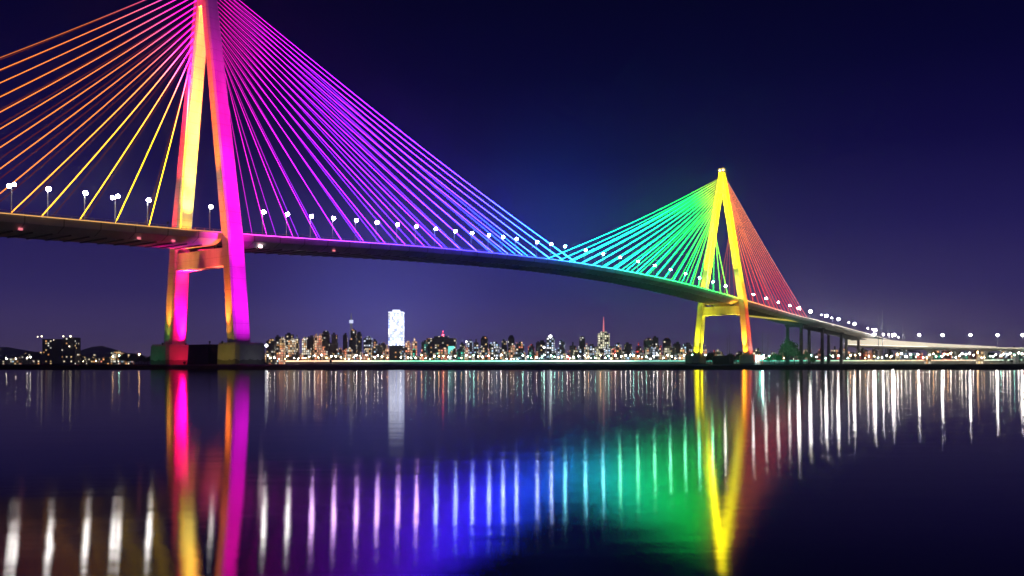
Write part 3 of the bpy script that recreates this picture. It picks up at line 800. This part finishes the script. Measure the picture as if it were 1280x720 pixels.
qrow(990, 1100, 20, 'wgwo', 'under the descending bridge road')
qrow(1100, 1285, 40, 'wwgwwo', 'below the viaduct at the right')
for px, k, sc in ((8, 'w', .8), (20, 'w', .8), (34, 'w', .9), (38, 'w', 1), (46, 'g', 1.4), (50, 'g', 1.6), (56, 'w', .6), (74, 'w', 1.3), (90, 'w', .4), (104, 'w', .4), (120, 'w', .5), (141, 'o', 1.1), (149, 'g', 1.2), (163, 'o', .7), (174, 'o', 1.4)):
    qlamp(px, 1300, k, 'small %s lamp on the dark left shore%s' % (KN[k], {8: ' at the frame edge', 46: ' left of the brightest pair', 74: ' below the harbour block'}.get(px, '')), '%s lamps on the left shore' % KN[k], sc=sc * 1.25)

# lit promenade: a quay wall with a light line, colour changing along it
bm = bmesh.new()
pr = [(wx(p, 1000), ) for p in range(330, 1290, 12)]
pts = []
for (x,) in pr:
    pts.append((x, shore_y(x) + 6, 0))
add_loft(bm, [[(x, y, 3.21), (x, y + 5, 3.21), (x, y + 5, 6.6), (x, y, 6.6)] for x, y, _ in pts])
prom = link('promenade_wall', bm, surf_mat('promenade_concrete', (.35, .35, .33), .8, .2, .1, .1)); tag(prom, 'long pale promenade wall along the far shore lit by a line of light', 'quay wall')
bm = bmesh.new(); add_tube(bm, [(x, y - .5, 6.9) for x, y, _ in pts], .6, 4); ps = link('light_strip', bm, M_strip, prom)
def pcol(co):
    px = 640 + co.x / co.y * F
    c = lerp_tab([(330, (1.0, .75, .5)), (400, (1, .45, .25)), (450, (.9, .9, .65)), (520, (.2, .8, .5)), (640, (.3, .9, .6)), (700, (.6, 1, .75)), (770, (.75, 1, .8)), (800, (.3, .8, .65)), (900, (.04, .6, .4)), (1000, (.1, .7, .5)), (1100, (.9, .8, .5)), (1180, (1, .6, .4)), (1280, (.5, .9, .7))], px)
    k = 1.7 * lerp_tab([(330, 1.8), (520, 1.3), (700, 2.2), (770, 2.2), (800, .9), (1280, .9)], px)
    return tuple(v * k for v in c)
glow_line_attr(ps, pcol)

# teal-white floodlight beside the far pylon, pier lit by it, trees
t = empty('floodlight_mast', (wx(953, 735), 735, 0)); tag(t, 'dazzling teal-white floodlight on a short mast beside the far pylon base', 'floodlight')
bm = bmesh.new(); add_tube(bm, [(0, 0, 0), (0, 0, 7.6)], [.3, .2], 8); link('pole', bm, M_metal, t)
bm = bmesh.new(); add_ball(bm, (0, -.3, 8), .9, 10, 8); link('lens', bm, M_teal, t, smooth=True)
bm = bmesh.new(); add_box(bm, (0, .6, 7.4), (2, .5, 1.5)); link('housing', bm, M_metal, t)
for tx, ty, P, cn in ((wx(990, 812), 812, 260000, 50), (wx(915, 800), 800, 60000, 60)):
    ld = bpy.data.lights.new('mast_beam', 'SPOT'); ld.energy = P; ld.color = (.02, 1, .62); ld.spot_size = R(cn); ld.spot_blend = .7
    o = bpy.data.objects.new('mast_beam', ld); C.objects.link(o); o.location = (wx(953, 735), 736.6, 7.6)
    o.rotation_euler = (Vector(o.location) - Vector((tx, ty, 9))).to_track_quat('Z', 'Y').to_euler()
# islet where the far pylon stands
bm = bmesh.new(); secs = []
for i in range(61):
    a = 2 * math.pi * i / 60
def islet(cx, cy, rx, ry, h, n=64):
    bm = bmesh.new(); rings = []
    for k, (f, z) in enumerate(((1.04, -1), (1, .8), (.9, h * .8), (.5, h))):
        rings.append([bm.verts.new((cx + rx * f * math.cos(2*math.pi*i/n) * (1 + .03 * math.sin(7 * i)), cy + ry * f * math.sin(2*math.pi*i/n), z * random.uniform(.9, 1.1))) for i in range(n)])
    for a, b in zip(rings, rings[1:]):
        for i in range(n): bm.faces.new((a[i], a[(i + 1) % n], b[(i + 1) % n], b[i]))
    bm.faces.new(rings[-1]); return bm
o = link('islet', islet(235, 840, 130, 55, 2.4), M_land); tag(o, kind='structure'); o.name = 'ground'

def leaf_crown(bm, c, r, n, sq=1.0):
    for _ in range(n):
        d = Vector((random.gauss(0, 1), random.gauss(0, 1), random.gauss(0, 1))).normalized()
        lobes = 1 + .25 * math.sin(5 * d.x + 3 * d.y) + .2 * math.sin(7 * d.z + 2 * d.x)
        p = Vector(c) + Vector((d.x * r, d.y * r, d.z * r * sq)) * (random.uniform(.45, 1) * lobes)
        s = random.uniform(.25, .6)
        u = Vector((random.uniform(-1, 1), random.uniform(-1, 1), random.uniform(-1, 1))).normalized(); v = u.orthogonal().normalized()
        bm.faces.new([bm.verts.new(p + q) for q in (u * s, v * s * .7, -u * s, -v * s * .7)])
def make_tree(h, r):
    t = empty('shore_tree', (0, 0, 0))
    bm = bmesh.new(); add_tube(bm, [(0, 0, 0), (.15, 0, h * .4), (0, .1, h * .75)], [.35, .25, .1], 7)
    for k in range(5):
        a = k * 1.3; add_tube(bm, [(.1, 0, h * .4 + k * .3), (math.cos(a) * r * .6, math.sin(a) * r * .6, h * .62 + k * .2)], [.14, .05], 5)
    link('trunk', bm, M_bark, t)
    bm = bmesh.new()
    for k in range(6):
        a = k * 1.05 + .3; leaf_crown(bm, (math.cos(a) * r * .5, math.sin(a) * r * .5, h * (.62 + .08 * (k % 3))), r * .62, 160, .85)
    leaf_crown(bm, (0, 0, h * .82), r * .6, 160)
    me = link('crown', bm, M_leaf, t); return t
random.seed(11)
tp = [make_tree(9, 3.4), make_tree(12, 4.2), make_tree(7, 3.2)]
tused = [False] * 3
def tree(px, Y, k, sc, label, group, z=2.4):
    loc = (wx(px, Y), Y, z)
    if not tused[k]: tused[k] = True; o = tp[k]; o.location = loc; o.rotation_euler = (0, 0, random.uniform(0, 6))
    else: o = copy_tree(tp[k], loc, random.uniform(0, 6))
    o.scale = (sc, sc, sc); tag(o, label, 'tree', group)
for i in range(13):
    tree(884 + i * 4.1, 800 + random.uniform(-8, 8), i % 3, random.uniform(.7, .95), 'low bushy tree in the dark row between the legs of the far pylon', 'trees between the far pylon legs')
for i, (px, sc) in enumerate(((962, .8), (968, .9), (974, 1.1), (981, 1.3), (986, 1.9), (993, 1.3), (1001, 1.1), (1008, 1), (1016, .8))):
    tree(px, 812 + random.uniform(-8, 8), 1 if sc > 1.2 else i % 3, sc, 'tallest teal-lit tree standing at the first approach pier' if sc == 1.9 else 'teal-lit bushy tree on the bank right of the far pylon', None if sc == 1.9 else 'trees right of the far pylon')
for i in range(12):
    tree(152 + i * 3.6, 1240, i % 3, random.uniform(.9, 1.3), 'yellow-green lit shore tree left of the near pylon base', 'trees left of the near pylon', 3.2)
for i in range(26):
    px = 1100 + i * 7.2 + random.uniform(-2, 2)
    Y = shore_y(wx(px, 900)) + 9
    tree(px, Y, i % 3, random.uniform(.4, .6), 'small dark tree on the shore below the viaduct at the right', 'trees below the viaduct', 3.2)

# viaduct at the right, with its lamps and an added light line
va, vb_ = Vector((wx(1062, 1085), 1085, 0)), Vector((wx(1330, 830), 830, 0))
vd = (vb_ - va); VL = vd.length; vd.normalize(); vt_ = Vector((-vd.y, vd.x, 0))
via = empty('viaduct', va, math.atan2(vd.y, vd.x)); tag(via, 'level road viaduct lit cream white, crossing the right edge of the picture', 'viaduct')
def zv(s): return 27.5 - 10.8 * (s / VL) ** .75
st2 = [VL * i / 30 for i in range(31)]
bm = bmesh.new(); add_loft(bm, [[(s, y, zv(s) + z) for y, z in ((-8, 0), (8, 0), (7.5, -1.8), (4, -3), (-4, -3), (-7.5, -1.8))] for s in st2]); link('deck', bm, M_deck, via)
for yy in (-8, 8):
    bm = bmesh.new(); add_loft(bm, [[(s, yy - .15, zv(s) + .01), (s, yy + .15, zv(s) + .01), (s, yy + .15, zv(s) + 1.1), (s, yy - .15, zv(s) + 1.1)] for s in st2]); link('parapet', bm, M_conc, via)
bm = bmesh.new(); add_tube(bm, [(s, -8.7, zv(s) + .6) for s in st2], .22, 4); o = link('light_strip', bm, M_strip, via)  # cream glow line added for the bright mass of the road
glow_line_attr(o, lambda co: tuple(x * (3.5 if co.x < VL * .45 else 1.3) for x in (1, .88, .66)))
bm = bmesh.new()
add_loft(bm, [[(s, -8.35, zv(s) + 1.12), (s, -8.2, zv(s) + 1.12), (s, -8.2, zv(s) + 1.3 + hb_), (s, -8.35, zv(s) + 1.3 + hb_)] for s, hb_ in ((6, 6.5), (40, 7.5), (90, 5.0), (150, 2.5), (210, .6))])
link('added_glow_panel', bm, emit_mat('added_cream_glow', (1, .86, .66), .75), via)  # glowing panel added to stand in for the cream glow of the road
for k in range(8):
    s = 15 + k * (VL - 30) / 7
    bm = bmesh.new(); add_box(bm, (s, 0, 3.2), (2.6, 4, zv(s) - 8.2)); add_box(bm, (s, 0, zv(s) - 5), (2.8, 4.2, 1.97), (3, 11)); link('pier', bm, M_conc, via)
vl = make_lamp('street_lamp', 13.5, M_lensA, True, .9, 1.1, .85)
vfirst = True
for i, px in enumerate((1093, 1104, 1118, 1149, 1178, 1213, 1247, 1278)):
    # s along the viaduct where it is seen at px
    lo, hi = 0, VL
    for _ in range(40):
        m = (lo + hi) / 2; p = va + vd * m
        if 640 + p.x / p.y * F < px: lo = m
        else: hi = m
    p = va + vd * lo; loc = (p.x, p.y, zv(lo) + .01); rz = via.rotation_euler[2] + math.pi / 2 + .5
    if vfirst: o = vl; o.location = loc; o.rotation_euler = (0, 0, rz); vfirst = False
    else: o = copy_tree(vl, loc, rz)
    tag(o, 'white street lamp on the level viaduct at the right, %s from its left end' % ORD[i], 'street lamp', 'street lamps on the level viaduct')
# ramp road lamps below the main row at the descending road
rl = make_lamp('ramp_lamp', 8, M_lensr, False, .6, .8, .6)
for i, (px, py) in enumerate(((995, 391.5), (1013, 397), (1028, 401), (1041, 405), (1050, 406), (1062, 409), (1069, 409), (1086, 411), (1092, 417), (1112, 421), (1124, 420))):
    s = 0
    sp_ = [SPAN * (1.3 + .001 * k) for k in range(1000)]
    best = min(sp_, key=lambda s: abs(640 + (P1 + DV * s + TV * 14).x / (P1 + DV * s + TV * 14).y * F - px))
    b = P1 + DV * best + TV * 14
    loc = (b.x, b.y, zdeck(best) + .07)
    if i == 0: o = rl; o.location = loc; o.rotation_euler = (0, 0, ROT + math.pi)
    else: o = copy_tree(rl, loc, ROT + math.pi)
    tag(o, 'short single-armed lamp on the descending road edge, %s from the left' % ORD[i], 'street lamp', 'short lamps on the near edge of the descending road')
# harbour masts
M_maste = surf_mat('mast_steel', (.3, .3, .32), .5, .1, 1, 0, .3)
for i, (px, yt) in enumerate(((953, 414), (960, 418), (912, 415), (909, 420), (1008, 425), (1016, 428), (1098, 396), (1103, 388), (1110, 408), (1128, 404), (1131, 412), (1000, 430))):
    Y = 1010 + (i % 3) * 8
    t = empty('harbour_mast', (wx(px, Y), Y, 3.2)); H = wz(yt, Y) - 3.2
    bm = bmesh.new(); add_tube(bm, [(0, 0, 0), (0, 0, H)], [.55, .18], 6); link('pole', bm, M_maste, t)
    bm = bmesh.new(); add_box(bm, (0, 0, H * .7), (4.5, .25, .25)); add_box(bm, (0, 0, H * .86), (2.8, .2, .2)); link('crossarm', bm, M_maste, t)
    tag(t, 'thin harbour mast with crossarms, %s from the left among the masts' % ORD[[912 - 912, 909][0] * 0 + sorted([953, 960, 912, 909, 1008, 1016, 1098, 1103, 1110, 1128, 1131, 1000]).index(px)], 'mast', 'thin harbour masts')

# ------------------------------------------------------------------ sky
wd = bpy.data.worlds.new('World'); S.world = wd; wd.use_nodes = True
nt = wd.node_tree; nt.nodes.clear()
out = nd(nt, 'ShaderNodeOutputWorld')
sky = nd(nt, 'ShaderNodeTexSky', sky_type='NISHITA'); sky.sun_disc = False; sky.sun_elevation = R(-4); sky.sun_rotation = R(200); sky.air_density = 1; sky.dust_density = 1
bg1 = nd(nt, 'ShaderNodeBackground'); lk(nt, sky.outputs[0], bg1.inputs[0]); bg1.inputs[1].default_value = .01
tc = nd(nt, 'ShaderNodeTexCoord'); sp = nd(nt, 'ShaderNodeSeparateXYZ'); lk(nt, tc.outputs['Generated'], sp.inputs[0])
rp = nd(nt, 'ShaderNodeValToRGB')
lk(nt, math_n(nt, 'MULTIPLY', sp.outputs[2], 2.0), rp.inputs[0])
els = rp.color_ramp.elements
# sin(elevation)*2 -> night glow over the city fading to navy
tab = [(0, (94, 80, 112)), (.06, (72, 60, 104)), (.16, (49, 41, 95)), (.30, (30, 24, 82)), (.46, (14, 9, 62)), (.62, (6, 4, 46)), (.8, (3, 2, 32)), (1, (1, 1, 18))]
els[0].position = 0; els[0].color = (*srgb(*tab[0][1]), 1); els[1].position = 1; els[1].color = (*srgb(*tab[-1][1]), 1)
for p, c in tab[1:-1]:
    e = els.new(p); e.color = (*srgb(*c), 1)
def glow(px, py, power, col, k):
    d = Vector(((px - 640) / F, 1, (HZ - py) / F)).normalized()
    dp = nd(nt, 'ShaderNodeVectorMath', operation='DOT_PRODUCT'); lk(nt, tc.outputs['Generated'], dp.inputs[0]); dp.inputs[1].default_value = d
    f = math_n(nt, 'POWER', math_n(nt, 'MAXIMUM', dp.outputs['Value'], 0), power)
    b = nd(nt, 'ShaderNodeBackground'); b.inputs[0].default_value = (*col, 1); lk(nt, math_n(nt, 'MULTIPLY', f, k), b.inputs[1]); return b.outputs[0]
bg2 = nd(nt, 'ShaderNodeBackground'); lk(nt, rp.outputs[0], bg2.inputs[0]); bg2.inputs[1].default_value = 1
def add_sh(a, b):
    n = nd(nt, 'ShaderNodeAddShader'); lk(nt, a, n.inputs[0]); lk(nt, b, n.inputs[1]); return n.outputs[0]
o_ = add_sh(bg1.outputs[0], bg2.outputs[0])
o_ = add_sh(o_, glow(478, 400, 160, (.03, .035, .16), 1.0))    # light dome over the bright tower
o_ = add_sh(o_, glow(690, 280, 330, (.0, .014, .10), .7))       # bluish dome over the bridge centre
lk(nt, o_, out.inputs[0])
sd = bpy.data.lights.new('added_fill_sun', 'SUN'); sd.energy = .02; sd.angle = R(.5); sd.color = (.8, .85, 1)  # dim bluish sun lamp added to give the buildings shape
so = bpy.data.objects.new('added_fill_sun', sd); C.objects.link(so); so.rotation_euler = (R(50), 0, R(-30)); so.location = (0, 0, 300)

# thin night haze over the water
if HAZE:
    bm = bmesh.new(); add_box(bm, (0, 3500, -3), (8200, 7600, 178))
    m, nt2, out2 = newmat('haze')
    pv = nd(nt2, 'ShaderNodeVolumePrincipled'); pv.inputs['Density'].default_value = HAZE; pv.inputs['Anisotropy'].default_value = .9
    pv.inputs['Color'].default_value = (.85, .87, .95, 1)
    lk(nt2, pv.outputs[0], out2.inputs['Volume'])
    hz = link('haze', bm, m); tag(hz, kind='stuff'); hz['label'] = 'thin night haze over the water and city'; hz['category'] = 'haze'
# ------------------------------------------------------------------ camera, render
cd = bpy.data.cameras.new('camera'); cam = bpy.data.objects.new('camera', cd); C.objects.link(cam)
cam.location = (0, 0, HC); cam.rotation_euler = (R(90), 0, 0)
cd.sensor_width = 36; cd.lens = 36 * F / 1280; cd.shift_y = (HZ - 360) / 1280
cd.clip_start = .2; cd.clip_end = 30000
S.camera = cam
S.view_settings.view_transform = 'Standard'; S.view_settings.look = 'None'; S.view_settings.gamma = 1; S.view_settings.exposure = 0
S.view_settings.use_curve_mapping = False
cy = S.cycles
cy.use_denoising = True
try: cy.denoiser = 'OPENIMAGEDENOISE'
except Exception: pass
cy.use_light_tree = True; cy.max_bounces = 4; cy.diffuse_bounces = 2; cy.glossy_bounces = 3
cy.sample_clamp_indirect = 0; cy.sample_clamp_direct = 0; cy.caustics_reflective = True
cy.filter_width = 1.6
S.world.light_settings.distance = 10
